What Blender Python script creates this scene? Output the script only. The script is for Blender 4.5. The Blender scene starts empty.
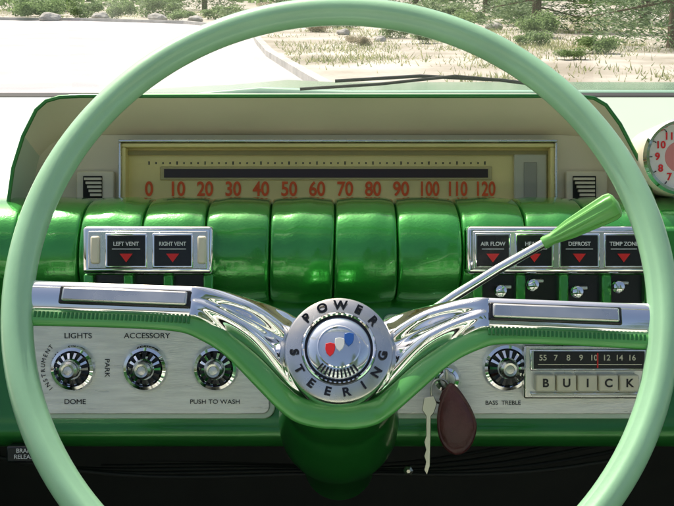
import bpy, math, random
from mathutils import Matrix, Vector
random.seed(4)
U=0.00085            # one drawing unit of the dashboard elevation = 0.85 mm
PITCH=math.radians(14.7)
EYE=1.25
S=bpy.context.scene
S.view_settings.view_transform='Standard'; S.view_settings.look='None'; S.view_settings.exposure=0
COL=S.collection
# ------------------------------------------------------------ materials
def mat(name,col,metal=0,rough=.5,coat=0,noise=0,nscale=20,bump=0,bscale=200,stretch=None,spec=.5,rvar=0):
    m=bpy.data.materials.new(name); m.use_nodes=True; nt=m.node_tree; b=nt.nodes['Principled BSDF']
    b.inputs['Base Color'].default_value=(*col,1); b.inputs['Metallic'].default_value=metal
    b.inputs['Roughness'].default_value=rough; b.inputs['Coat Weight'].default_value=coat
    b.inputs['Coat Roughness'].default_value=.1
    b.inputs['Specular IOR Level'].default_value=spec
    tc=nt.nodes.new('ShaderNodeTexCoord'); mp=nt.nodes.new('ShaderNodeMapping')
    nt.links.new(tc.outputs['Object'],mp.inputs[0])
    if stretch: mp.inputs['Scale'].default_value=stretch
    if noise or rvar:
        n=nt.nodes.new('ShaderNodeTexNoise'); n.inputs['Scale'].default_value=nscale; n.inputs['Detail'].default_value=6
        nt.links.new(mp.outputs[0],n.inputs['Vector'])
    if noise:
        r=nt.nodes.new('ShaderNodeMapRange'); r.inputs[1].default_value=.25; r.inputs[2].default_value=.75
        r.inputs[3].default_value=1-noise; r.inputs[4].default_value=1+noise
        nt.links.new(n.outputs[0],r.inputs[0])
        mx=nt.nodes.new('ShaderNodeVectorMath'); mx.operation='SCALE'; mx.inputs[0].default_value=col
        nt.links.new(r.outputs[0],mx.inputs['Scale']); nt.links.new(mx.outputs[0],b.inputs['Base Color'])
    if rvar:
        r2=nt.nodes.new('ShaderNodeMapRange'); r2.inputs[1].default_value=.3; r2.inputs[2].default_value=.7
        r2.inputs[3].default_value=max(.02,rough-rvar); r2.inputs[4].default_value=rough+rvar
        nt.links.new(n.outputs[0],r2.inputs[0]); nt.links.new(r2.outputs[0],b.inputs['Roughness'])
    if bump:
        n2=nt.nodes.new('ShaderNodeTexNoise'); n2.inputs['Scale'].default_value=bscale; n2.inputs['Detail'].default_value=4
        nt.links.new(mp.outputs[0],n2.inputs['Vector'])
        bp=nt.nodes.new('ShaderNodeBump'); bp.inputs['Strength'].default_value=bump; bp.inputs['Distance'].default_value=.001
        nt.links.new(n2.outputs[0],bp.inputs['Height']); nt.links.new(bp.outputs[0],b.inputs['Normal'])
    return m
MINT=mat('mint_plastic',(.37,.66,.40),rough=.28,coat=.4,noise=.10,nscale=18,bump=.1,bscale=300)
GRN=mat('green_spoke_paint',(.12,.43,.11),rough=.28,coat=.5,metal=.1,noise=.1,nscale=25)
PAD=mat('green_metallic_vinyl',(.045,.35,.055),metal=.55,rough=.22,coat=1.0,noise=.28,nscale=14,bump=.2,bscale=450,rvar=.06)
DGRN=mat('green_dash_paint',(.022,.19,.030),metal=.4,rough=.28,coat=.6,noise=.15,nscale=10)
LGRN=mat('pale_green_paint',(.54,.66,.52),rough=.3,coat=.5,noise=.05,nscale=5)
CHR=mat('chrome',(.93,.94,.96),metal=1,rough=.045,rvar=.03,nscale=60)
CHRS=mat('satin_chrome',(.74,.73,.70),metal=1,rough=.27,noise=.08,nscale=40,rvar=.08)
ALU=mat('brushed_aluminium',(.88,.87,.82),metal=.35,rough=.36,noise=.18,nscale=26,bump=.4,bscale=150,stretch=(1,1,9),rvar=.1)
CREAM=mat('cream_enamel',(.88,.79,.60),rough=.4,coat=.3,noise=.07,nscale=9)
DIAL=mat('speedometer_face',(.82,.70,.30),rough=.5,noise=.14,nscale=12)
RED=mat('orange_red_paint',(.82,.11,.01),rough=.5,noise=.08)
REDB=mat('bright_red',(.8,.02,.02),rough=.35)
BLUE=mat('blue_enamel',(.03,.12,.45),rough=.25)
WHT=mat('white_enamel',(.8,.8,.78),rough=.35)
BLK=mat('black_enamel',(.012,.012,.014),rough=.25,noise=.2)
DARK=mat('dark_vinyl',(.008,.009,.008),rough=.7,noise=.3)  # near-black finish shared by openings, wiring, trim and firewall
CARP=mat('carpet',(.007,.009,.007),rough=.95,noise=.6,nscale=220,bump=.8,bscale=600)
IVORY=mat('ivory_button',(.80,.74,.54),rough=.35,noise=.05)
LEATH=mat('brown_leather',(.10,.03,.03),rough=.42,noise=.35,nscale=60,bump=.5,bscale=400)
STEEL=mat('key_metal',(.6,.57,.5),metal=1,rough=.3,rvar=.1)
# ------------------------------------------------------------ frames
DASH=Matrix.Translation((0,1000*U*math.cos(PITCH),EYE-1000*U*math.sin(PITCH)))@Matrix.Rotation(-PITCH,4,'X')
def group(name,m=DASH):
    e=bpy.data.objects.new(name,None); e.empty_display_size=.05; COL.objects.link(e); e.matrix_world=m; return e
def put(o,parent):
    COL.objects.link(o)
    if parent: o.parent=parent
    return o
def L(x,d,v): return (x*U,(d-1000)*U,v*U)
def mesh(name,vs,fs,m,parent,smooth=False,bevel=0,seg=2,subs=0,solid=0,ang=35,mats=None):
    me=bpy.data.meshes.new(name); me.from_pydata([tuple(v) for v in vs],[],fs); me.update()
    import bmesh
    bm=bmesh.new(); bm.from_mesh(me); bmesh.ops.recalc_face_normals(bm,faces=bm.faces); bm.to_mesh(me); bm.free()
    for mm in (mats or [m]): me.materials.append(mm)
    if smooth or bevel:
        for p in me.polygons: p.use_smooth=True
        me.set_sharp_from_angle(angle=math.radians(ang))
    o=bpy.data.objects.new(name,me); put(o,parent)
    if solid:
        s=o.modifiers.new('s','SOLIDIFY'); s.thickness=solid*U; s.offset=0
    if bevel:
        b=o.modifiers.new('b','BEVEL'); b.width=bevel*U; b.segments=seg; b.limit_method='ANGLE'; b.angle_limit=math.radians(40)
        b.harden_normals=False
    if subs:
        s=o.modifiers.new('ss','SUBSURF'); s.levels=subs; s.render_levels=subs
    return o
def boxv(x0,x1,v0,v1,d0,d1,f=L):
    vs=[f(x,d,v) for x in (x0,x1) for d in (d0,d1) for v in (v0,v1)]
    fs=[(0,1,3,2),(4,6,7,5),(0,4,5,1),(2,3,7,6),(0,2,6,4),(1,5,7,3)]
    return vs,fs
def box(name,x0,x1,v0,v1,d0,d1,m,parent,bevel=0,f=L,seg=2):
    vs,fs=boxv(x0,x1,v0,v1,d0,d1,f); return mesh(name,vs,fs,m,parent,bevel=bevel,seg=seg)
def boxes(name,lst,m,parent,bevel=0,f=L):
    V=[];F=[]
    for b in lst:
        vs,fs=boxv(*b,f=f); n=len(V); V+=vs; F+=[tuple(i+n for i in q) for q in fs]
    return mesh(name,V,F,m,parent,bevel=bevel)
# elevation-drawing helper: drawing x,y (y down, origin upper left) carried to depth d, in units
def E(x,y,d): k=d/1000; return ((x-337)*k,(253-y)*k)
def ebox(name,x0,x1,y0,y1,d0,d1,m,parent,bevel=0,seg=2):
    a=E(x0,y1,d0); b=E(x1,y0,d0); return box(name,a[0],b[0],a[1],b[1],d0,d1,m,parent,bevel,seg=seg)
def rev(name,prof,c,ax,m,parent,n=48,ang=30):
    q=Vector(ax).normalized().to_track_quat('Z','Y'); c=Vector(c); V=[];F=[]
    for i,(r,h) in enumerate(prof):
        for j in range(n):
            t=2*math.pi*j/n
            V.append(c+q@Vector((r*math.cos(t)*U,r*math.sin(t)*U,h*U)))
    k=len(prof)
    for i in range(k-1):
        for j in range(n):
            F.append((i*n+j,i*n+(j+1)%n,(i+1)*n+(j+1)%n,(i+1)*n+j))
    F.append(tuple(range(n))); F.append(tuple((k-1)*n+j for j in range(n)))
    return mesh(name,V,F,m,parent,smooth=True,ang=ang)
def tube(name,pts,r,m,parent,cyc=False,radii=None):
    cu=bpy.data.curves.new(name,'CURVE'); cu.dimensions='3D'; cu.bevel_depth=r*U; cu.bevel_resolution=4; cu.use_fill_caps=True
    s=cu.splines.new('POLY'); s.points.add(len(pts)-1)
    for i,p in enumerate(pts): s.points[i].co=(*p,1); s.points[i].radius=(radii[i] if radii else 1)
    s.use_cyclic_u=cyc; s.use_smooth=True
    cu.materials.append(m); return put(bpy.data.objects.new(name,cu),parent)
def text(name,s,size,x,y,d,m,parent,rot=0,sx=1,ext=.4,bold=.0,f=None,align='CENTER'):
    cu=bpy.data.curves.new(name,'FONT'); cu.body=s; cu.size=size*U*d/1000 if not f else size*U
    cu.align_x=align; cu.align_y='CENTER'; cu.extrude=ext*U; cu.offset=bold*U; cu.materials.append(m)
    o=bpy.data.objects.new(name,cu); put(o,parent)
    if f: loc=f
    else:
        a=E(x,y,d); loc=L(a[0],d,a[1])
    o.matrix_local=Matrix.Translation(loc)@Matrix.Rotation(math.radians(90),4,'X')@Matrix.Rotation(math.radians(rot),4,'Z')@Matrix.Diagonal((sx,1,1,1))
    return o
def poly(name,pts,d0,d1,m,parent,bevel=0):
    n=len(pts); V=[L(x,d0,v) for x,v in pts]+[L(x,d1,v) for x,v in pts]
    F=[tuple(range(n)),tuple(range(2*n-1,n-1,-1))]+[(i,(i+1)%n,(i+1)%n+n,i+n) for i in range(n)]
    return mesh(name,V,F,m,parent,bevel=bevel)
def rrect(x0,x1,v0,v1,r,k=6):
    P=[]
    for cx,cy,a in ((x1-r,v1-r,0),(x0+r,v1-r,90),(x0+r,v0+r,180),(x1-r,v0+r,270)):
        for i in range(k+1):
            t=math.radians(a+90*i/k); P.append((cx+r*math.cos(t),cy+r*math.sin(t)))
    return P
XL,XR=-690,1480
# ------------------------------------------------------------ dashboard
dash=group('dashboard')
sec=[(58,1052),(58,1032),(55,1010),(47,986),(33,967),(12,957),(-8,956),(-26,962),(-40,974),(-48,990),(-52,1012)]
def interp(sec,t):
    f=t*(len(sec)-1); i=min(int(f),len(sec)-2); a=f-i
    p0=sec[max(i-1,0)];p1=sec[i];p2=sec[i+1];p3=sec[min(i+2,len(sec)-1)]
    return [.5*((2*p1[k])+(-p0[k]+p2[k])*a+(2*p0[k]-5*p1[k]+4*p2[k]-p3[k])*a*a+(-p0[k]+3*p1[k]-3*p2[k]+p3[k])*a**3) for k in (0,1)]
seams=[]; x=-249
while x>XL: x-=61
while x<XR: seams.append(x); x+=61
xs=[]
ts=[0,.006,.012,.02,.032,.05,.08,.13,.2,.3,.4,.5,.6,.7,.8,.87,.92,.95,.968,.98,.988,.994]
for s in seams:
    for t in ts: xs.append((s+61*t,t))
NV=36; V=[];F=[]
for x,t in xs:
    e=min(t,1-t); dip=6*math.exp(-e/.011)+2.2*(1-min(1,e/.5))**2.2
    for j in range(NV+1):
        v,d=interp(sec,j/NV)
        v2,d2=interp(sec,min(1,j/NV+.01)); v1,d1=interp(sec,max(0,j/NV-.01))
        tv,td=v2-v1,d2-d1; l=math.hypot(tv,td); nv,nd=td/l,-tv/l
        if (0-v)*nv+(1005-d)*nd<0: nv,nd=-nv,-nd
        dd=dip+.45*math.sin(x*.21+j*.3)*(e>.1)*math.sin(x*.037)
        w=3.0*math.sin(math.pi*j/NV)*(1 if x>-60 else .2)+.8*math.sin((x/61)*1.7+j*.2)
        V.append(L(x+w, d+nd*dd, v+nv*dd))
n=NV+1
for i in range(len(xs)-1):
    for j in range(NV): F.append((i*n+j,(i+1)*n+j,(i+1)*n+j+1,i*n+j+1))
mesh('padded_roll',V,F,PAD,dash,smooth=True,ang=80)
# binnacle
FO=[(8,204),(13,168),(23,136),(36,110),(46,101),(60,97),(80,96),(575,96),(594,98),(606,105),(620,124),(640,162),(655,204)]
BO=[(22,204),(27,180),(36,160),(50,145),(60,139),(72,136),(90,135),(562,135),(578,136),(590,140),(602,150),(618,172),(630,204)]
def strip(name,A,B,m,solid=0):
    n=len(A); return mesh(name,A+B,[(i,i+1,n+i+1,n+i) for i in range(n-1)],m,dash,smooth=True,ang=60,solid=solid)
def ring3(O,d): return [L(E(a,b,d)[0],d,E(a,b,d)[1]) for a,b in O]
strip('binnacle_liner',ring3(FO,1003),ring3(BO,1088),CREAM)
tube('binnacle_lip',ring3(FO,1000),2.0,DGRN,dash)
OUT=[L(E(a,b,1000)[0]*1.02,1250,E(a,b,1000)[1]*1.25+4) for a,b in FO]
strip('binnacle_top',[L(p[0]/U,1001,p[2]/U+1.5) for p in ring3(FO,1000)],OUT,LGRN)
poly('binnacle_back',[E(a,b,1088) for a,b in BO],1087,1096,CREAM,dash)
for xa,xb in ((XL,-332),(322,XR)):
    V=[L(xa,1040,54),L(xb,1040,54),L(xb,1250,196),L(xa,1250,196)]
    mesh('dash_top',V,[(0,1,2,3)],LGRN,dash)
box('binnacle_floor',-332,322,50,53,1040,1100,CREAM,dash)  # hidden behind the pad, made cream to bounce light into the binnacle
for x0,x1 in ((76,114),(566,608)):
    ebox('defroster_vent',x0,x1,171,200,1076,1086,CREAM,dash,1.5)
    ebox('vent_opening',x0+7,x1-12,176,198,1074.5,1076.5,DARK,dash)
    for k in range(5):
        ebox('vent_louver',x0+8+k*1.5,x1-13,177.5+k*4,180+k*4,1071,1075,CREAM,dash)
# lower dash
prof=[(-44,1012),(-52,1006),(-58,1004),(-162,1004),(-168,999),(-176,995),(-186,997),(-194,1005),(-197,1018),(-197,1120)]
V=[L(x,d,v) for x in (XL,XR) for v,d in prof]; n=len(prof)
mesh('lower_dash',V,[(i,i+1,n+i+1,n+i) for i in range(n-1)],DGRN,dash,smooth=True,ang=50)
def plate(name,x0,x1,y0,y1,r,d0=998,d1=1004,m=ALU,bv=1.2):
    return poly(name,rrect(x0-337,x1-337,253-y1,253-y0,r),d0,d1,m,dash,bv)
plate('trim_surround',25,275,314,419,12,1000,1004,LGRN)
plate('switch_plate',31,270,319,414,8)
plate('trim_surround_right',383,664,314,419,8,1000,1004,LGRN)
plate('radio_plate',388,658,319,414,5)
def knob(x,y,par,r=20,nm='switch_knob'):
    c=L(x-337,998,253-y); ax=(0,-1,0)
    rev(nm+'_bezel',[(r+3,0),(r+3,3),(r+1,6),(r-2,7),(r-3.5,4),(r-4.5,1)],c,ax,CHR,par)
    rev(nm+'_well',[(r-2.5,1.2),(r-3.5,1.8)],c,ax,BLK,par)
    N=14; V=[];F=[]
    for k in range(N):
        t=2*math.pi*k/N; w=.085
        for (rr,h,ww) in ((7,12,.10),(r-4,6,w)):
            for sg in (-1,1):
                for hh in (0,h):
                    tt=t+sg*ww
                    V.append((c[0]+rr*math.cos(tt)*U,c[1]-(hh)*U,c[2]+rr*math.sin(tt)*U))
        b=k*8
        for q in ((0,1,3,2),(4,6,7,5),(0,4,5,1),(2,3,7,6),(1,5,7,3)): F.append(tuple(b+i for i in q))
    mesh(nm+'_flutes',V,F,CHR,par)
    rev(nm+'_collar',[(10.5,0),(10.5,11),(9.5,12.5)],c,ax,CHR,par)
    rev(nm+'_cap',[(7.5,0),(7.5,16),(9,18),(8.8,21),(6.5,23),(4.5,22.6),(4,22),(.1,22.2)],c,ax,CHRS,par)
for i,(x,y) in enumerate(((74,368),(146,368),(216,368))): knob(x,y,dash)
tx=[('LIGHTS',78,336,0,7.8),('ACCESSORY',147,336,0,7.6),('DOME',75,402,0,7),('PUSH TO WASH',215,402,0,6.3),('PARK',107,368,-90,7)]
for s,x,y,r,z in tx: text('label_'+s.lower().replace(' ','_'),s,z,x,y,997.6,BLK,dash,rot=r,bold=.0,sx=1.1)
for i,chx in enumerate('INSTRUMENT'):
    t=math.radians(222-84*i/9); cx,cy=74+31*math.cos(t),368-31*math.sin(t)
    text('label_letter',chx,6,cx,cy,997.6,BLK,dash,rot=math.degrees(t)-90,bold=.0)
# indicator boxes
def indicator(x0,x1,cells,labels):
    g=dash
    ebox('indicator_housing',x0,x1,226,274,938,985,CHR,g,4,3)
    ebox('indicator_face',x0+6,x1-6,231,269,935.5,938.5,CHRS,g,1)
    for (a,b),lb in zip(cells,labels):
        ebox('indicator_bezel',a-2,b+2,233,268,933.5,936,CHR,g,1)
        ebox('indicator_window',a,b,235,266,932.3,934,BLK,g,.6)
        c=E((a+b)/2,258,931)
        poly('indicator_arrow',[(c[0]-6,c[1]+4),(c[0]+6,c[1]+4),(c[0],c[1]-4)],931.3,932,REDB,g)
        text('indicator_text',lb,5.6,(a+b)/2,244,931.6,WHT,g,bold=.08,sx=.95 if len(lb)<10 else .85)
        ebox('indicator_rule',a+5,b-5,248.6,249.4,931.3,932,WHT,g)
indicator(82,213,[(107,145),(154,191)],['LEFT VENT','RIGHT VENT'])
ebox('indicator_tab',90,99,236,264,932,936,CREAM,dash,2); ebox('indicator_tab',197,206,236,264,932,936,CREAM,dash,2)
indicator(467,652,[(477,509),(517,552),(561,598),(606,642)],['AIR FLOW','HEATER','DEFROST','TEMP ZONE'])
for x0,x1 in ((88,208),(478,650)):
    ebox('lever_gate',x0,x1,275,303,958,1000,BLK,dash)
    k=x0
    while k<x1+1:
        ebox('gate_rib',k-5,k+5,274,304,948,1000,PAD,dash,2); k+=43 if x0>300 else 40
for x,y in ((500,291),(532,285),(576,292),(617,287)):
    a=E(x,y,944); c=L(a[0],944,a[1])
    rev('heater_lever_knob',[(1.5,-40),(1.5,0),(5,1),(6,4),(5,8),(2,9)],c,(0,-1,.1),CHR,dash,24)
    ebox('lever_arm',x-3,x+12,y-6,y-2,950,960,CHRS,dash,1)
ebox('wing_panel',655,790,226,305,950,1000,PAD,dash,5)
ebox('release_handle',6,44,446,463,985,1010,BLK,dash,2)
text('release_label','BRAKE\nRELEASE',6,25,454,984,WHT,dash)
a=E(408,470,1040); rev('bracket_bolt',[(5,0),(5,5),(2,7)],L(a[0],1040,a[1]),(0,-1,0),STEEL,dash,6)
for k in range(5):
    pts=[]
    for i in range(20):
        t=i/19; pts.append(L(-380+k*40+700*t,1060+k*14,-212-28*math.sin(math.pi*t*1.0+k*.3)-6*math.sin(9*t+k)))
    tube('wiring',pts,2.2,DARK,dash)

# ------------------------------------------------------------ speedometer
sp=group('speedometer')
D0=1066
def fr(x0,x1,y0,y1,bw,d0,d1,m,nm):
    ebox(nm+'_top',x0,x1,y0,y0+bw,d0,d1,m,sp,1); ebox(nm+'_left',x0,x0+bw,y0+bw+.2,y1,d0,d1,m,sp,1); ebox(nm+'_right',x1-bw,x1,y0+bw+.2,y1,d0,d1,m,sp,1)
fr(118,558,139,206,3,D0-6,D0+19,CHRS,'frame_outer')
fr(121.5,554.5,143,206,4,D0-2,D0+19,DIAL,'frame_inner')
ebox('dial_face',124,552,145,206,D0+14,D0+18,DIAL,sp)
ebox('dial_top_strip',128,548,151,155,D0+10,D0+13,mat('dial_strip_dark',(.32,.27,.11),rough=.5),sp)  # darker yellow strip across the dial top, as its upper wall
ebox('slot_bezel',160,492,166.5,180,D0+12,D0+14,mat('slot_edge',(.5,.43,.2),rough=.4),sp,.8)
ebox('slot',164,488,169,177.5,D0+11,D0+13,mat('slot_black',(.03,.012,.01),rough=.3),sp)
for i in range(13):
    cx=149+28*i
    text('numeral_%d'%(10*i),str(10*i),20,cx,189.5,D0+13,RED,sp,sx=.70 if i>9 else .82,bold=.45,ext=.2)
for i in range(49):
    cx=149+7*i; h=1.8 if i%4 else 3.2
    ebox('tick',cx-.6,cx+.6,163-h/2,163+h/2,D0+13.2,D0+14,BLK,sp)
ebox('indicator_lens',514,547,154,201,D0+9,D0+13,mat('amber_lens',(.55,.53,.40),rough=.2),sp,1.5)
ebox('lens_slot',524,537,162,206,D0+7.5,D0+9,mat('lens_inner',(.34,.33,.27),rough=.3),sp,1)
# ------------------------------------------------------------ clock
ck=group('dashboard_clock')
a=E(680,157,985); c=L(a[0],985,a[1]); ax=(0,-1,0); q9=.92
def crev(nm,prof,m,n=64): rev(nm,[(r*q9,h) for r,h in prof],c,ax,m,ck,n)
crev('pod',[(40,-70),(41,-4),(40,0),(36,1)],CREAM)
crev('bezel',[(40,0),(41,4),(38.5,8),(35.5,8),(33,4),(32.5,1)],CHR)
crev('face',[(33.5,1.2),(33,2)],mat('clock_face',(.78,.75,.66),rough=.4))
crev('inner_face',[(17,2),(16.5,2.6)],mat('clock_inner',(.70,.25,.22),rough=.4))
crev('boss',[(4,2),(4,6),(2,7)],CHR)
for h in range(1,13):
    t=math.radians(90-30*h)
    text('hour_%d'%h,str(h),10,0,0,0,REDB,ck,bold=.2,f=(c[0]+23*math.cos(t)*U,c[1]-2.6*U,c[2]+23*math.sin(t)*U))
    tube('minute_mark',[(c[0]+r*math.cos(t)*U,c[1]-2.6*U,c[2]+r*math.sin(t)*U) for r in (28,29.8)],.5,BLK,ck)
for t,l in ((math.radians(60),14),(math.radians(20),22)):
    tube('hand',[(c[0],c[1]-6*U,c[2]),(c[0]+l*math.cos(t)*U,c[1]-6*U,c[2]+l*math.sin(t)*U)],.8,BLK,ck)
# ------------------------------------------------------------ radio
ra=group('car_radio')
def rbox(nm,x0,x1,y0,y1,d0,d1,m,bv=0): return ebox(nm,x0-3,x1-3,y0,y1,d0,d1,m,ra,bv)
rbox('housing',527,655,345,399,988,998,CHRS,2)
rbox('dial_surround',533,651,349,371,985.5,989,CHR,1.5)
rbox('dial_glass',537,648,351.5,369,984,986,BLK,.8)
for i,s in enumerate(('55','7','8','9','10','12','14','16')):
    text('dial_number',s,8,543+12.7*i,358,983.5,IVORY,ra,bold=.1,ext=.1)
rbox('dial_line',541,645,364.2,365,983.3,984.5,IVORY)
rbox('dial_needle',600,601.4,353,368,982.8,983.4,REDB)
for i,s in enumerate('BUICK'):
    x0=539+21*i
    rbox('button',x0,x0+19.5,375,392,978,990,IVORY,1.6)
    text('button_letter',s,11.5,x0+6.7,383.5,977.6,BLK,ra,bold=.3,ext=.1)
rbox('button_rail',534,652,392.6,395.5,984,989,CHR,1)
knob(506,367,ra,21.5,'volume_knob')
text('radio_label','BASS  TREBLE',6,503,403,997.6,BLK,ra)
text('radio_label','SELECTOR',6,590,338,997.6,BLK,ra)
# ------------------------------------------------------------ steering column and gear lever
sc=group('steering_column')
p0=Vector(L(1,822,-88)); p1=Vector(L(2,1000,-196))
rev('column_shroud',[(34,0),(38,10),(43,22),(48,40),(50,60),(48.5,74),(49.5,76),(52,92),(54.5,110),(56,128),(55.5,146),(52,162),(46,175),(40,182),(36,260)],p0,p1-p0,DGRN,sc,72,ang=50)
gl=group('gear_lever')
A=Vector(L(30,870,-88));B=Vector(L(100,862,-38));C_=Vector(L(176,845,9));T=Vector(L(232,828,41))
tube('chrome_stem',[A,B,B.lerp(C_,.5)+Vector((0,0,.001)),C_],4.3,CHR,gl,radii=[1.25,1.1,1.0,.95])
ax=(T-C_).normalized(); lg=(T-C_).length/U
V=[];F=[];q=ax.to_track_quat('Z','Y'); NN=40; prof=[(-3,.1,.1),(-2,5,5),(0,5.6,5.6),(6,5,5),(12,6,5.6),(lg*.35,8.2,6.5),(lg*.7,10.5,7),(lg*.9,11.6,7),(lg*.97,11,6.2),(lg,8,4.5),(lg+1.5,.1,.1)]
for h,rx,ry in prof:
    for j in range(NN):
        t=2*math.pi*j/NN; k=1+(.05*(1 if j%4<2 else -1) if 8<h<lg*.95 else 0)
        V.append(C_+q@Vector((ry*k*math.cos(t)*U,rx*k*math.sin(t)*U,h*U)))
for i in range(len(prof)-1):
    for j in range(NN): F.append((i*NN+j,i*NN+(j+1)%NN,(i+1)*NN+(j+1)%NN,(i+1)*NN+j))
mesh('ribbed_handle',V,F,mat('handle_green',(.20,.56,.13),rough=.3,coat=.4,noise=.1),gl,smooth=True,ang=25)
# ------------------------------------------------------------ keys
ky=group('ignition_keys')
a=E(446,379,997); c=L(a[0],997,a[1])
rev('ignition_bezel',[(15,0),(15,4),(12,8),(9,9),(8,6)],c,(0,-1,0),CHR,ky)
rev('ignition_barrel',[(8.5,0),(8.5,12),(7,13)],c,(0,-1,0),CHRS,ky)
def K(x,y,d): a=E(x,y,d); return L(a[0],d,a[1])
box('key_in_lock',(445-337)*.97,(449-337)*.97,(253-388)*.97,(253-370)*.97,968,985,STEEL,ky,1)
ringpts=[]
for i in range(28):
    t=2*math.pi*i/28; b=K(440+9*math.cos(t),391+12*math.sin(t),966+3*math.cos(t)); ringpts.append(b)
tube('split_ring',ringpts,1.1,STEEL,ky,True)
kv=[(424,398),(434,396),(437,404),(434,413),(431,416),(430,466),(427,475),(424,470),(426,462),(424,456),(426,450),(424,442),(426,436),(426,416),(422,410)]
n=len(kv); pts=[K(x,y,960) for x,y in kv]+[K(x,y,963) for x,y in kv]
mesh('spare_key',pts,[tuple(range(n)),tuple(range(2*n-1,n-1,-1))]+[(i,(i+1)%n,(i+1)%n+n,i+n) for i in range(n)],STEEL,ky,bevel=.5)
V=[];F=[]
out=[]
for i in range(40):
    t=2*math.pi*i/40
    rx=20 if math.sin(t)<0 else 20*(1-.42*math.sin(t)**1.5); out.append((457+rx*math.cos(t)+(-6*max(0,math.sin(t))),424-(31 if math.sin(t)<0 else 41)*math.sin(t)))
rings=[(1,0),(1,-3),(.93,-5.5),(.86,-5.0),(.8,-6.2),(.6,-7.4),(.4,-8),(.2,-8.4),(.05,-8.5)]
cx,cy=457,424
for s,dd in rings:
    for x,y in out: V.append(K(cx+(x-cx)*s,cy+(y-cy)*s,958+dd))
for i in range(len(rings)-1):
    for j in range(40): F.append((i*40+j,i*40+(j+1)%40,(i+1)*40+(j+1)%40,(i+1)*40+j))
F.append(tuple(range(40))); F.append(tuple((len(rings)-1)*40+j for j in range(40)))
mesh('leather_fob',V,F,LEATH,ky,smooth=True,ang=60)
tube('fob_loop',[K(441,400,964),K(444,392,958),K(449,388,955),K(452,394,953)],2,LEATH,ky)
# ------------------------------------------------------------ steering wheel
TAU=math.radians(20)
WM=DASH@Matrix.Translation(L(2.5,756,-25.6))@Matrix.Rotation(-TAU,4,'X')@Matrix.Rotation(math.radians(2.3),4,'Y')
sw=group('steering_wheel',WM)
def W(a,b,c): return Vector((a*U,-c*U,b*U))
R=243; NR=180; NS=28; V=[];F=[]
for i in range(NR):
    t=2*math.pi*i/NR
    for j in range(NS):
        p=2*math.pi*j/NS
        r=11.7
        da=abs((p-math.radians(128)+math.pi)%(2*math.pi)-math.pi)
        r-=1.9*math.exp(-(da/.15)**2)
        gx=math.cos(p)*r; gc=math.sin(p)*r*1.02
        V.append(W((R+gx)*math.cos(t),(R+gx)*math.sin(t),gc))
for i in range(NR):
    for j in range(NS): F.append((i*NS+j,i*NS+(j+1)%NS,((i+1)%NR)*NS+(j+1)%NS,((i+1)%NR)*NS+j))
mesh('rim',V,F,MINT,sw,smooth=True,ang=180)
def wf(x,d,v): return tuple(W(x,v,-d))
def wing(name,cols,m,bulge,solid,rows=6,subs=1):
    cols=cols+[(-a,t,b,c) for a,t,b,c in reversed(cols) if a!=0]
    dense=[]
    for i in range(len(cols)-1):
        for k in range(4):
            u=k/4
            P=[cols[max(i-1,0)],cols[i],cols[i+1],cols[min(i+2,len(cols)-1)]]
            dense.append([.5*((2*P[1][q])+(-P[0][q]+P[2][q])*u+(2*P[0][q]-5*P[1][q]+4*P[2][q]-P[3][q])*u*u+(-P[0][q]+3*P[1][q]-3*P[2][q]+P[3][q])*u**3) for q in range(4)])
    dense.append(list(cols[-1]))
    V=[];F=[];n=rows+1
    for a,t,b,c in dense:
        for j in range(n):
            s=j/rows; V.append(W(a,t+(b-t)*s,c+bulge(a,s)))
    for i in range(len(dense)-1):
        for j in range(rows): F.append((i*n+j,(i+1)*n+j,(i+1)*n+j+1,i*n+j+1))
    return mesh(name,V,F,m,sw,smooth=True,ang=60,solid=solid,subs=subs)
ch=[(-112,-5,-28,1.5),(-104,-5,-29,0),(-85,-5.5,-38,-11),(-62,-7,-52,-25),(-43,-10,-69,-40),(-30,-13,-78,-52),(0,-16,-82,-60)]
def bul(a,s):
    k=min(1,max(0,(112-abs(a))/45))
    return k*(17*math.sin(math.pi*s)**.8-10*math.exp(-((s-.42)/.11)**2)*min(1,abs(a)/60)+2.5*math.sin(4.2*math.pi*s+abs(a)*.07)-6*(s-.3))
wing('chrome_yoke',ch,CHR,bul,3,rows=18)
gr=[(-240,-27,-38,-5),(-200,-27,-37,-5),(-160,-27,-36.5,-5),(-121,-27,-37.5,-6),(-104,-27,-43,-8),(-85,-36,-53,-14),(-62,-50,-73,-26),(-43,-67,-89,-37),(-30,-76,-96,-45),(-12,-80,-99,-48),(0,-80,-99,-48)]
wing('green_yoke',gr,GRN,lambda a,s:3.5*math.sin(math.pi*s),9,rows=4)
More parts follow.
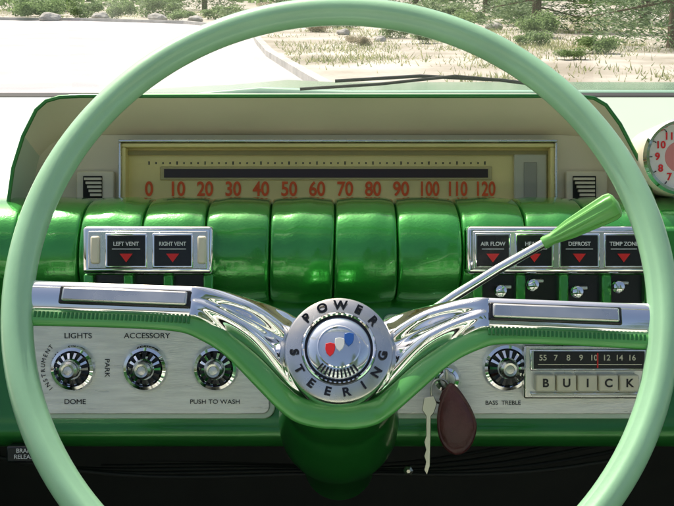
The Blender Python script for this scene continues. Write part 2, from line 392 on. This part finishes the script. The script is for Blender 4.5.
for sg in (-1,1):
    # rounded chrome pad: convex section swept along the spoke
    x0,x1=sorted((sg*236,sg*106)); ps=[]
    for k in range(13):
        s=k/12; ps.append((-4.5-24*s, 3.5*math.sin(math.pi*s)**.6-2.0*s+1.2))
    V=[W(x,b,c-0.5) for x in (x0,x1) for b,c in ps]+[W(x,b,-8) for x in (x0,x1) for b in (-4.5,-28.5)]
    F=[(k,k+1,14+k,13+k) for k in range(12)]
    F+= [tuple(list(range(13))+[27,26]),tuple(list(range(13,26))+[29,28]),(0,13,28,26),(12,25,29,27),(26,27,29,28)]
    mesh('horn_pad',V,F,CHR,sw,smooth=True,ang=50)
    x0,x1=sorted((sg*208,sg*114))
    box('horn_pad_seat',x0-2.5,x1+2.5,-22.6,-8.6,-4.6,-1,BLK,sw,1.5,f=wf,seg=2)
    box('horn_pad_insert',x0,x1,-21,-10,-7.0,-3,CHRS,sw,1.8,f=wf,seg=3)
    lst=[]
    for k in range(38):
        x=sg*(112+3.1*k); lst.append((x-.9,x+.9,-33.5,-28.8,-3,4))
    boxes('grip_ribs',lst,DGRN,sw,bevel=.3,f=wf)
    x0,x1=sorted((sg*238,sg*100)); box('spoke_backing',x0,x1,-34,-4,8.2,16,GRN,sw,3,f=wf)
HC=W(.5,-42,-28); n_=Vector((0,-1,0)); HS=1.0
def hrev(nm,prof,m,n=72): return rev(nm,[(r*HS,h) for r,h in prof],HC,n_,m,sw,n)
hrev('hub_body',[(40,-38),(41.5,-20),(42,-8),(41.5,-3),(40.5,-1)],CHR)
hrev('hub_skirt',[(32,-90),(37,-60),(41,-46),(41,-38),(40,-34)],GRN)
hrev('hub_ring',[(41.5,-2),(42,0),(41,2.5),(39.5,3.4),(29,5.2),(28.5,4.6),(28,2)],CHRS)
hrev('hub_ring_edge',[(28.6,3),(28.4,6.6),(27.4,7.6),(26.2,6.8),(25.8,3)],CHR)
hrev('hub_groove',[(26.2,2),(26,4)],BLK)
hrev('hub_dome',[(24,3),(24.2,6),(22.5,8),(17,10),(10,11.3),(4,11.8),(.1,11.9)],mat('emblem_disc',(.74,.80,.88),metal=.85,rough=.12))
hrev('emblem_ring',[(16.5,9),(16.5,11.4),(15.7,11.8),(15.3,10)],CHR)
def arc(s,a0,a1,rad,flip):
    for i,chx in enumerate(s):
        t=math.radians(a0+(a1-a0)*i/(len(s)-1))
        loc=HC+Vector((rad*math.cos(t)*U,-5.4*U,rad*math.sin(t)*U))
        rot=math.degrees(t)-90 if not flip else math.degrees(t)+90
        text('hub_letter',chx,9.2,0,0,0,BLK,sw,rot=rot,f=loc,bold=.3,ext=.5,sx=1.1)
arc('POWER',138,42,34.4,False); arc('STEERING',187,353,34.4,True)
def shield(cx,cy,m,s=1.15):
    P=[(-3.4,4.2),(0,5),(3.4,4.2),(3.5,0),(2.4,-3),(0,-5.2),(-2.4,-3),(-3.5,0)]
    V=[HC+Vector(((cx+x*s)*U,-h*U,(cy+y*s)*U)) for h in (10.6,13.0) for x,y in P]; n=8
    mesh('emblem_shield',V,[tuple(range(n)),tuple(range(2*n-1,n-1,-1))]+[(i,(i+1)%n,(i+1)%n+n,i+n) for i in range(n)],m,sw,bevel=.3)
shield(-6.4,-2.8,REDB,1.05); shield(.6,1.4,WHT,1.05); shield(7.6,5.6,BLUE,1.05)
V=[];F=[]
for k in range(-5,6):
    t=math.radians(270+k*8); b=len(V)
    for r in (17.8,23.5):
        for w in (-1,1):
            for h in (7.6,11):
                V.append(HC+Vector(((r*math.cos(t)-w*.7*math.sin(t))*U,-h*U,(r*math.sin(t)+w*.7*math.cos(t))*U)))
    for q in ((0,1,3,2),(4,6,7,5),(0,4,5,1),(2,3,7,6),(0,2,6,4),(1,5,7,3)): F.append(tuple(b+i for i in q))
mesh('hub_grille',V,F,BLK,sw)
# ------------------------------------------------------------ car body
body=group('car_body',Matrix())
def DW(x,d,v): return DASH@Vector(L(x,d,v))
def wbox(name,x0,x1,y0,y1,z0,z1,m,parent,bevel=0):
    vs=[(x,y,z) for x in (x0,x1) for y in (y0,y1) for z in (z0,z1)]
    return mesh(name,vs,[(0,1,3,2),(4,6,7,5),(0,4,5,1),(2,3,7,6),(0,2,6,4),(1,5,7,3)],m,parent,bevel=bevel/U if bevel else 0)
wb0=DW(0,1252,200)
V=[];F=[];NX=40;NY=16
for i in range(NX+1):
    x=-.62+1.94*i/NX; u=(x-.35)/.97
    for j in range(NY+1):
        s=j/NY; y=wb0.y+.05+1.35*s
        z=wb0.z-.012-.09*s-.05*s**4-.05*abs(u)**4+ .006*math.exp(-((abs(u)-.45)/.06)**2)
        V.append((x,y,z))
n=NY+1
for i in range(NX):
    for j in range(NY): F.append((i*n+j,(i+1)*n+j,(i+1)*n+j+1,i*n+j+1))
HOOD=mat('hood_paint',(.34,.56,.40),rough=.25,coat=.6,noise=.05,nscale=5)
mesh('hood',V,F,HOOD,body,smooth=True,ang=60,solid=20)
wbox('engine_bay',-.60,1.30,wb0.y+.07,wb0.y+1.38,.35,wb0.z-.22,DARK,body)
wbox('windshield_base_trim',-.62,1.32,wb0.y-.006,wb0.y+.03,wb0.z-.02,wb0.z-.002,DARK,body,.004)
wbox('firewall',-.60,1.30,1.12,1.16,.25,wb0.z-.03,DARK,body)
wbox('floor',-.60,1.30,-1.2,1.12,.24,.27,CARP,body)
wbox('door_panel_left',-.66,-.585,-1.0,1.15,.25,.93,DGRN,body,.02)
wbox('door_panel_right',1.285,1.36,-1.0,1.15,.25,.93,DGRN,body,.02)
wbox('rear_bulkhead',-.60,1.30,-1.25,-1.2,.25,.95,DGRN,body,.02)
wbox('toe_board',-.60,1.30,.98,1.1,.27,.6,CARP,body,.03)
def bar(name,a,b,r,m,par): tube(name,[a,b],r/U,m,par)
tl=Vector((-.50,.42,1.62)); tr=Vector((1.20,.42,1.62)); bl=Vector((-.61,wb0.y,wb0.z)); br=Vector((1.31,wb0.y,wb0.z))
bar('pillar_left',bl,tl,.022,CHRS,body); bar('pillar_right',br,tr,.022,CHRS,body); bar('header',tl,tr,.022,CHRS,body)
ws=group('windshield',Matrix())
gm=bpy.data.materials.new('windshield_glass'); gm.use_nodes=True; nt=gm.node_tree; nt.nodes.clear()
o=nt.nodes.new('ShaderNodeOutputMaterial'); t=nt.nodes.new('ShaderNodeBsdfTransparent'); g=nt.nodes.new('ShaderNodeBsdfGlossy'); g.inputs['Roughness'].default_value=.02
t.inputs[0].default_value=(.98,.99,.975,1)
lw=nt.nodes.new('ShaderNodeLayerWeight'); pw=nt.nodes.new('ShaderNodeMath'); pw.operation='POWER'; pw.inputs[1].default_value=4
ma=nt.nodes.new('ShaderNodeMath'); ma.operation='MULTIPLY_ADD'; ma.inputs[1].default_value=.6; ma.inputs[2].default_value=.04
nt.links.new(lw.outputs['Facing'],pw.inputs[0]); nt.links.new(pw.outputs[0],ma.inputs[0])
m=nt.nodes.new('ShaderNodeMixShader')
nt.links.new(ma.outputs[0],m.inputs[0]);nt.links.new(t.outputs[0],m.inputs[1]);nt.links.new(g.outputs[0],m.inputs[2]);nt.links.new(m.outputs[0],o.inputs[0])
V=[];F=[]
for i in range(21):
    s=i/20
    for j in range(9):
        k=j/8; p=bl.lerp(br,s).lerp(tl.lerp(tr,s),k); p.y+=.10*math.sin(math.pi*s)*(k*(1-k)*2); V.append(p)
for i in range(20):
    for j in range(8): F.append((i*9+j,(i+1)*9+j,(i+1)*9+j+1,i*9+j+1))
mesh('glass',V,F,gm,ws,smooth=True,ang=180)
wp=group('windshield_wiper',Matrix())
def Kw(x,y,d): a=E(x,y,d); return DW(a[0],d,a[1])
tube('arm',[Kw(300,89,1262),Kw(380,84,1275),Kw(455,76,1290),Kw(500,80,1290)],2.0,DARK,wp)
tube('blade',[Kw(335,81,1292),Kw(420,76,1296),Kw(500,80,1294),Kw(556,87,1288)],2.3,BLK,wp)
# unseen bench seat, pale to bounce light; dark green inserts added for chrome reflections
bs=group('bench_seat',Matrix())
SEAT=mat('seat_vinyl',(.78,.80,.70),rough=.45,noise=.06,bump=.3)
SEATG=mat('reflection_insert_cloth',(.03,.10,.05),rough=.7,noise=.2,bump=.4)
wbox('cushion',-.56,1.26,-.62,-.08,.40,.62,SEAT,bs,.06)
wbox('backrest',-.56,1.26,-.82,-.60,.50,1.02,SEAT,bs,.07)
wbox('base',-.54,1.24,-.6,-.12,.27,.40,DARK,bs,.01)
for k in range(9):
    x=-.48+.20*k
    wbox('reflection_insert',x,x+.11,-.597,-.585,.68,.97,SEATG,bs,.004)
    wbox('reflection_insert',x,x+.11,-.54,-.16,.621,.63,SEATG,bs,.004)
# ------------------------------------------------------------ setting
def gmat(name,c1,c2,sc,sc2,bump=.5,mul=.3):
    m=bpy.data.materials.new(name); m.use_nodes=True; nt=m.node_tree; b=nt.nodes['Principled BSDF']; b.inputs['Roughness'].default_value=.9
    tc=nt.nodes.new('ShaderNodeTexCoord'); n=nt.nodes.new('ShaderNodeTexNoise'); n.inputs['Scale'].default_value=sc; n.inputs['Detail'].default_value=8
    n2=nt.nodes.new('ShaderNodeTexNoise'); n2.inputs['Scale'].default_value=sc2; n2.inputs['Detail'].default_value=5
    for q in (n,n2): nt.links.new(tc.outputs['Object'],q.inputs['Vector'])
    r=nt.nodes.new('ShaderNodeValToRGB'); r.color_ramp.elements[0].position=.38; r.color_ramp.elements[1].position=.62
    r.color_ramp.elements[0].color=(*c1,1); r.color_ramp.elements[1].color=(*c2,1); nt.links.new(n.outputs[0],r.inputs[0])
    mx=nt.nodes.new('ShaderNodeMix'); mx.data_type='RGBA'; mx.blend_type='MULTIPLY'; mx.inputs[0].default_value=mul
    r2=nt.nodes.new('ShaderNodeValToRGB'); r2.color_ramp.elements[0].position=.3; r2.color_ramp.elements[0].color=(.6,.6,.6,1); r2.color_ramp.elements[1].position=.7
    nt.links.new(n2.outputs[0],r2.inputs[0]); nt.links.new(r.outputs[0],mx.inputs[6]); nt.links.new(r2.outputs[0],mx.inputs[7]); nt.links.new(mx.outputs[2],b.inputs['Base Color'])
    bp=nt.nodes.new('ShaderNodeBump'); bp.inputs['Strength'].default_value=bump; nt.links.new(n2.outputs[0],bp.inputs['Height']); nt.links.new(bp.outputs[0],b.inputs['Normal'])
    return m
def plain(name,vs,fs,m):
    me=bpy.data.meshes.new(name); me.from_pydata(vs,[],fs); me.materials.append(m); o=bpy.data.objects.new(name,me); COL.objects.link(o); return o
plain('ground',[(-900,-900,0),(900,-900,0),(900,900,0),(-900,900,0)],[(0,1,2,3)],gmat('dry_ground',(.34,.30,.24),(.60,.55,.49),.45,9,mul=.4))
RE=[(1.6,-60),(1.6,-5),(1.0,6),(-.4,14),(-1.4,20),(-2.0,25),(-2.5,30),(-3.6,35),(-6,40),(-11,44),(-30,50),(-90,60)]
LE=[(-7,-60),(-7,-5),(-7,6),(-7.6,14),(-8.5,19),(-10,24),(-12,28),(-15,31),(-20,34),(-28,36),(-40,38),(-95,48)]
n=len(RE)
plain('road',[(x,y,.004) for x,y in RE]+[(x,y,.004) for x,y in LE],[(i,i+1,n+i+1,n+i) for i in range(n-1)],gmat('pale_concrete',(.47,.445,.465),(.57,.545,.56),.6,30,bump=.2))
def ribbon(name,P,w,h,m):
    V=[];F=[]
    for i,(x,y) in enumerate(P):
        a=Vector(P[max(i-1,0)]);b=Vector(P[min(i+1,len(P)-1)]); t=(b-a).normalized(); nx,ny=t.y,-t.x
        V+=[(x,y,0),(x,y,h),(x+nx*w,y+ny*w,h),(x+nx*w,y+ny*w,0)]
    for i in range(len(P)-1):
        k=i*4
        for q in range(3): F.append((k+q,k+q+1,k+4+q+1,k+4+q))
    return plain(name,V,F,m)
ribbon('kerb',RE,.16,.12,gmat('kerb_concrete',(.45,.44,.42),(.6,.58,.55),2,40))
def leafmat(name,a,b):
    m=bpy.data.materials.new(name); m.use_nodes=True; nt=m.node_tree; bs_=nt.nodes['Principled BSDF']; bs_.inputs['Roughness'].default_value=.6
    g=nt.nodes.new('ShaderNodeNewGeometry'); r=nt.nodes.new('ShaderNodeValToRGB'); r.color_ramp.elements[0].color=(*a,1); r.color_ramp.elements[1].color=(*b,1)
    nt.links.new(g.outputs['Random Per Island'],r.inputs[0]); nt.links.new(r.outputs[0],bs_.inputs['Base Color'])
    tr_=nt.nodes.new('ShaderNodeBsdfTranslucent'); nt.links.new(r.outputs[0],tr_.inputs[0]); mx=nt.nodes.new('ShaderNodeMixShader'); mx.inputs[0].default_value=.45
    nt.links.new(bs_.outputs[0],mx.inputs[1]); nt.links.new(tr_.outputs[0],mx.inputs[2]); nt.links.new(mx.outputs[0],nt.nodes['Material Output'].inputs[0]); return m
LM=leafmat('sage_leaves',(.10,.17,.05),(.32,.44,.20)); LT=leafmat('pine_needles',(.06,.13,.04),(.18,.28,.10)); LD=leafmat('dry_brush',(.32,.28,.18),(.55,.48,.34))
BARK=mat('bark',(.12,.08,.05),rough=.9,noise=.3)
def leafcloud(centers,size,n):
    V=[];F=[]
    for _ in range(n):
        c,r=random.choice(centers)
        d=Vector((random.gauss(0,1),random.gauss(0,1),random.gauss(0,1))).normalized()*r*random.random()**.4
        p=Vector(c)+Vector((d.x,d.y,d.z*.8))
        if p.z<.02: p.z=.02+random.random()*.1
        u=Vector((random.gauss(0,1),random.gauss(0,1),random.gauss(0,1))).normalized(); w=u.orthogonal().normalized()
        s=size*random.uniform(.6,1.3); k=len(V)
        V+=[tuple(p-u*s),tuple(p+w*s*.45),tuple(p+u*s),tuple(p-w*s*.45)]; F.append((k,k+1,k+2,k+3))
    return V,F
bm_=[]
for q,mm in enumerate((LM,LM,LD)):
    cs=[((random.uniform(-.7,.7),random.uniform(-.5,.5),random.uniform(.2,.7)),random.uniform(.25,.5)) for _ in range(9)]
    V,F=leafcloud(cs,.06,3000); me=bpy.data.meshes.new('bush'); me.from_pydata(V,[],F); me.materials.append(mm); bm_.append(me)
def bush(x,y,s,k):
    o=bpy.data.objects.new('bush',bm_[k]); COL.objects.link(o); o.location=(x,y,0); o.scale=(s,s,s*random.uniform(.6,1)); o.rotation_euler=(0,0,random.random()*6)
for x,y,s,k in [(-13,45,1.2,0),(-11.5,47,1,1),(-9.6,46,.9,0),(-8.6,50,1.3,1),(-6.6,44,.8,0),(-5.2,46,1,1),(-4.3,43,.7,0),(-2.6,48,1.3,2),(-1.4,42,1,1),(.3,46,1.2,0),(1.8,38,.8,2),(3.2,44,1.3,1),(5,48,1.4,0),(-.6,32,.55,2),(1.6,28,.5,1),(3.6,31,.7,0),(4.6,24,.5,1),(.5,24,.35,2),(2.8,20,.3,1),(6.5,38,1.2,0),(-15,52,1.5,0),(-17,47,1.3,1),(-.5,38,.7,0),(2.6,34,.6,1),(4.4,19,.35,0),(5.4,21,.5,1),(2.2,25,.4,0),(5.6,28,.8,0),(.2,35,.6,1),(4.6,36,.8,0)]: bush(x,y,s,k)
V=[];F=[]
clumps=[(random.uniform(-2,12),random.uniform(14,60),random.uniform(.2,.9)) for _ in range(200)]
clumps+=[(random.uniform(-26,-4),random.uniform(46,70),random.uniform(.4,1.2)) for _ in range(90)]
for cx,cy,r in clumps:
    for _ in range(110):
        x=cx+random.gauss(0,r); y=cy+random.gauss(0,r); h=random.uniform(.03,.13); t=random.random()*6.28; w=.013; k=len(V)
        if y<46 and x<1.2-y*.11: continue
        V+=[(x-w*math.cos(t),y-w*math.sin(t),0),(x+w*math.cos(t),y+w*math.sin(t),0),(x+random.gauss(0,.05),y+random.gauss(0,.05),h)]; F.append((k,k+1,k+2))
plain('verge_grass',V,F,leafmat('grass_blades',(.20,.26,.10),(.55,.54,.32)))
import bmesh
rm=gmat('granite',(.34,.32,.30),(.52,.50,.47),3,20)
def rock(x,y,s):
    bm=bmesh.new(); bmesh.ops.create_icosphere(bm,subdivisions=3,radius=s)
    from mathutils import noise
    o_=Vector((x,y,0))
    for v in bm.verts: v.co*=1+.35*noise.noise(v.co/s*1.3+o_); v.co.z*=.65
    me=bpy.data.meshes.new('rock'); bm.to_mesh(me); bm.free(); me.materials.append(rm); o=bpy.data.objects.new('rock',me); COL.objects.link(o); o.location=(x,y,s*.2)
for x,y,s in [(-12.3,43.9,.45),(-10.4,45.2,.4),(-7.6,43.5,.4),(-5.9,42.8,.3),(.2,30,.2),(1.1,26,.16),(2.2,31,.25),(5.2,34,.3),(3.3,38,.3)]: rock(x,y,s)
def pine_mesh():
    V=[];F=[];H=8.0
    for k in range(3000):
        z=random.uniform(.35,H); br=2.3*(1-z/H)**.8+.15
        th=random.choice(range(9))*.698+z*2.1+random.gauss(0,.18); rr=br*random.random()**.5
        c=Vector((rr*math.cos(th),rr*math.sin(th),z-.18*rr+random.gauss(0,.06)))
        for _ in range(6):
            u=(Vector((math.cos(th),math.sin(th),.1))+Vector((random.gauss(0,.7),random.gauss(0,.7),random.gauss(0,.5)))).normalized(); w=u.orthogonal().normalized()
            p=c+Vector((random.gauss(0,.09),random.gauss(0,.09),random.gauss(0,.06))); s=random.uniform(.05,.11); b=len(V)
            V+=[tuple(p-u*s),tuple(p+w*s*.22),tuple(p+u*s),tuple(p-w*s*.22)]; F.append((b,b+1,b+2,b+3))
    nl=len(F)
    def limb(a,b,r0,r1):
        a=Vector(a);b=Vector(b);q=(b-a).to_track_quat('Z','Y'); k=len(V)
        for p,r in ((a,r0),(b,r1)):
            for j in range(8):
                t=j*math.pi/4; V.append(tuple(p+q@Vector((r*math.cos(t),r*math.sin(t),0))))
        for j in range(8): F.append((k+j,k+(j+1)%8,k+8+(j+1)%8,k+8+j))
    limb((0,0,0),(0,0,H*.5),.17,.1); limb((0,0,H*.5),(0,0,H*.98),.1,.02)
    for i in range(26):
        z=.8+i*.26; t=i*2.4; r=2.1*(1-z/H)**.8; limb((0,0,z),(r*math.cos(t),r*math.sin(t),z-.2*r),.04,.01)
    me=bpy.data.meshes.new('pine_tree'); me.from_pydata(V,[],F); me.materials.append(LT); me.materials.append(BARK)
    for p in me.polygons: p.material_index=0 if p.index<nl else 1
    return me
pm=pine_mesh()
for x,y,s in [(7.6,23,1),(6.4,33,.95),(10.5,30,1.2),(4.2,55,1.1),(12,40,1.3),(-24,60,1.2),(-19,66,1.3),(-9,70,1.2),(0,68,1.3),(9,62,1.4),(4.5,-9,1.1),(8,-13,1.3),(-9.5,-10,1.2),(1.9,-17,1.3),(-13,-16,1.3)]:  # pines behind the car are unseen, added to give chrome dark reflections
    o=bpy.data.objects.new('pine_tree',pm); COL.objects.link(o); o.location=(x,y,0); o.scale=(s,s,s); o.rotation_euler=(0,0,random.random()*6)
cs=[((random.uniform(-90,110),random.uniform(90,130),random.uniform(.5,4)),random.uniform(2,4)) for _ in range(150)]
V,F=leafcloud(cs,.6,14000)
plain('distant_trees',V,F,LM)
# ------------------------------------------------------------ light
w=bpy.data.worlds.new('World'); S.world=w; w.use_nodes=True; nt=w.node_tree
sky=nt.nodes.new('ShaderNodeTexSky'); sky.sky_type='NISHITA'; sky.sun_disc=False
ELEV=58; AZ=-35   # sun ahead-left of the car
sky.sun_elevation=math.radians(ELEV); sky.sun_rotation=math.radians(AZ); sky.dust_density=6; sky.air_density=1.1; sky.ozone_density=.3
nt.links.new(sky.outputs[0],nt.nodes['Background'].inputs[0]); nt.nodes['Background'].inputs[1].default_value=.15
sd=bpy.data.lights.new('sun','SUN'); sd.energy=5; sd.angle=math.radians(.5); sd.color=(1,.95,.85)
so=bpy.data.objects.new('sun',sd); COL.objects.link(so)
dirv=Vector((math.sin(math.radians(AZ))*math.cos(math.radians(ELEV)),math.cos(math.radians(AZ))*math.cos(math.radians(ELEV)),math.sin(math.radians(ELEV))))
so.rotation_euler=dirv.to_track_quat('Z','Y').to_euler(); so.location=(0,0,10)
# ------------------------------------------------------------ camera
cd=bpy.data.cameras.new('camera'); cd.sensor_width=36; cd.lens=36*1000/674; cd.clip_start=.02; cd.clip_end=3000
co=bpy.data.objects.new('camera',cd); COL.objects.link(co); co.location=(0,0,EYE); co.rotation_euler=(math.radians(90)-PITCH,0,0)
S.camera=co
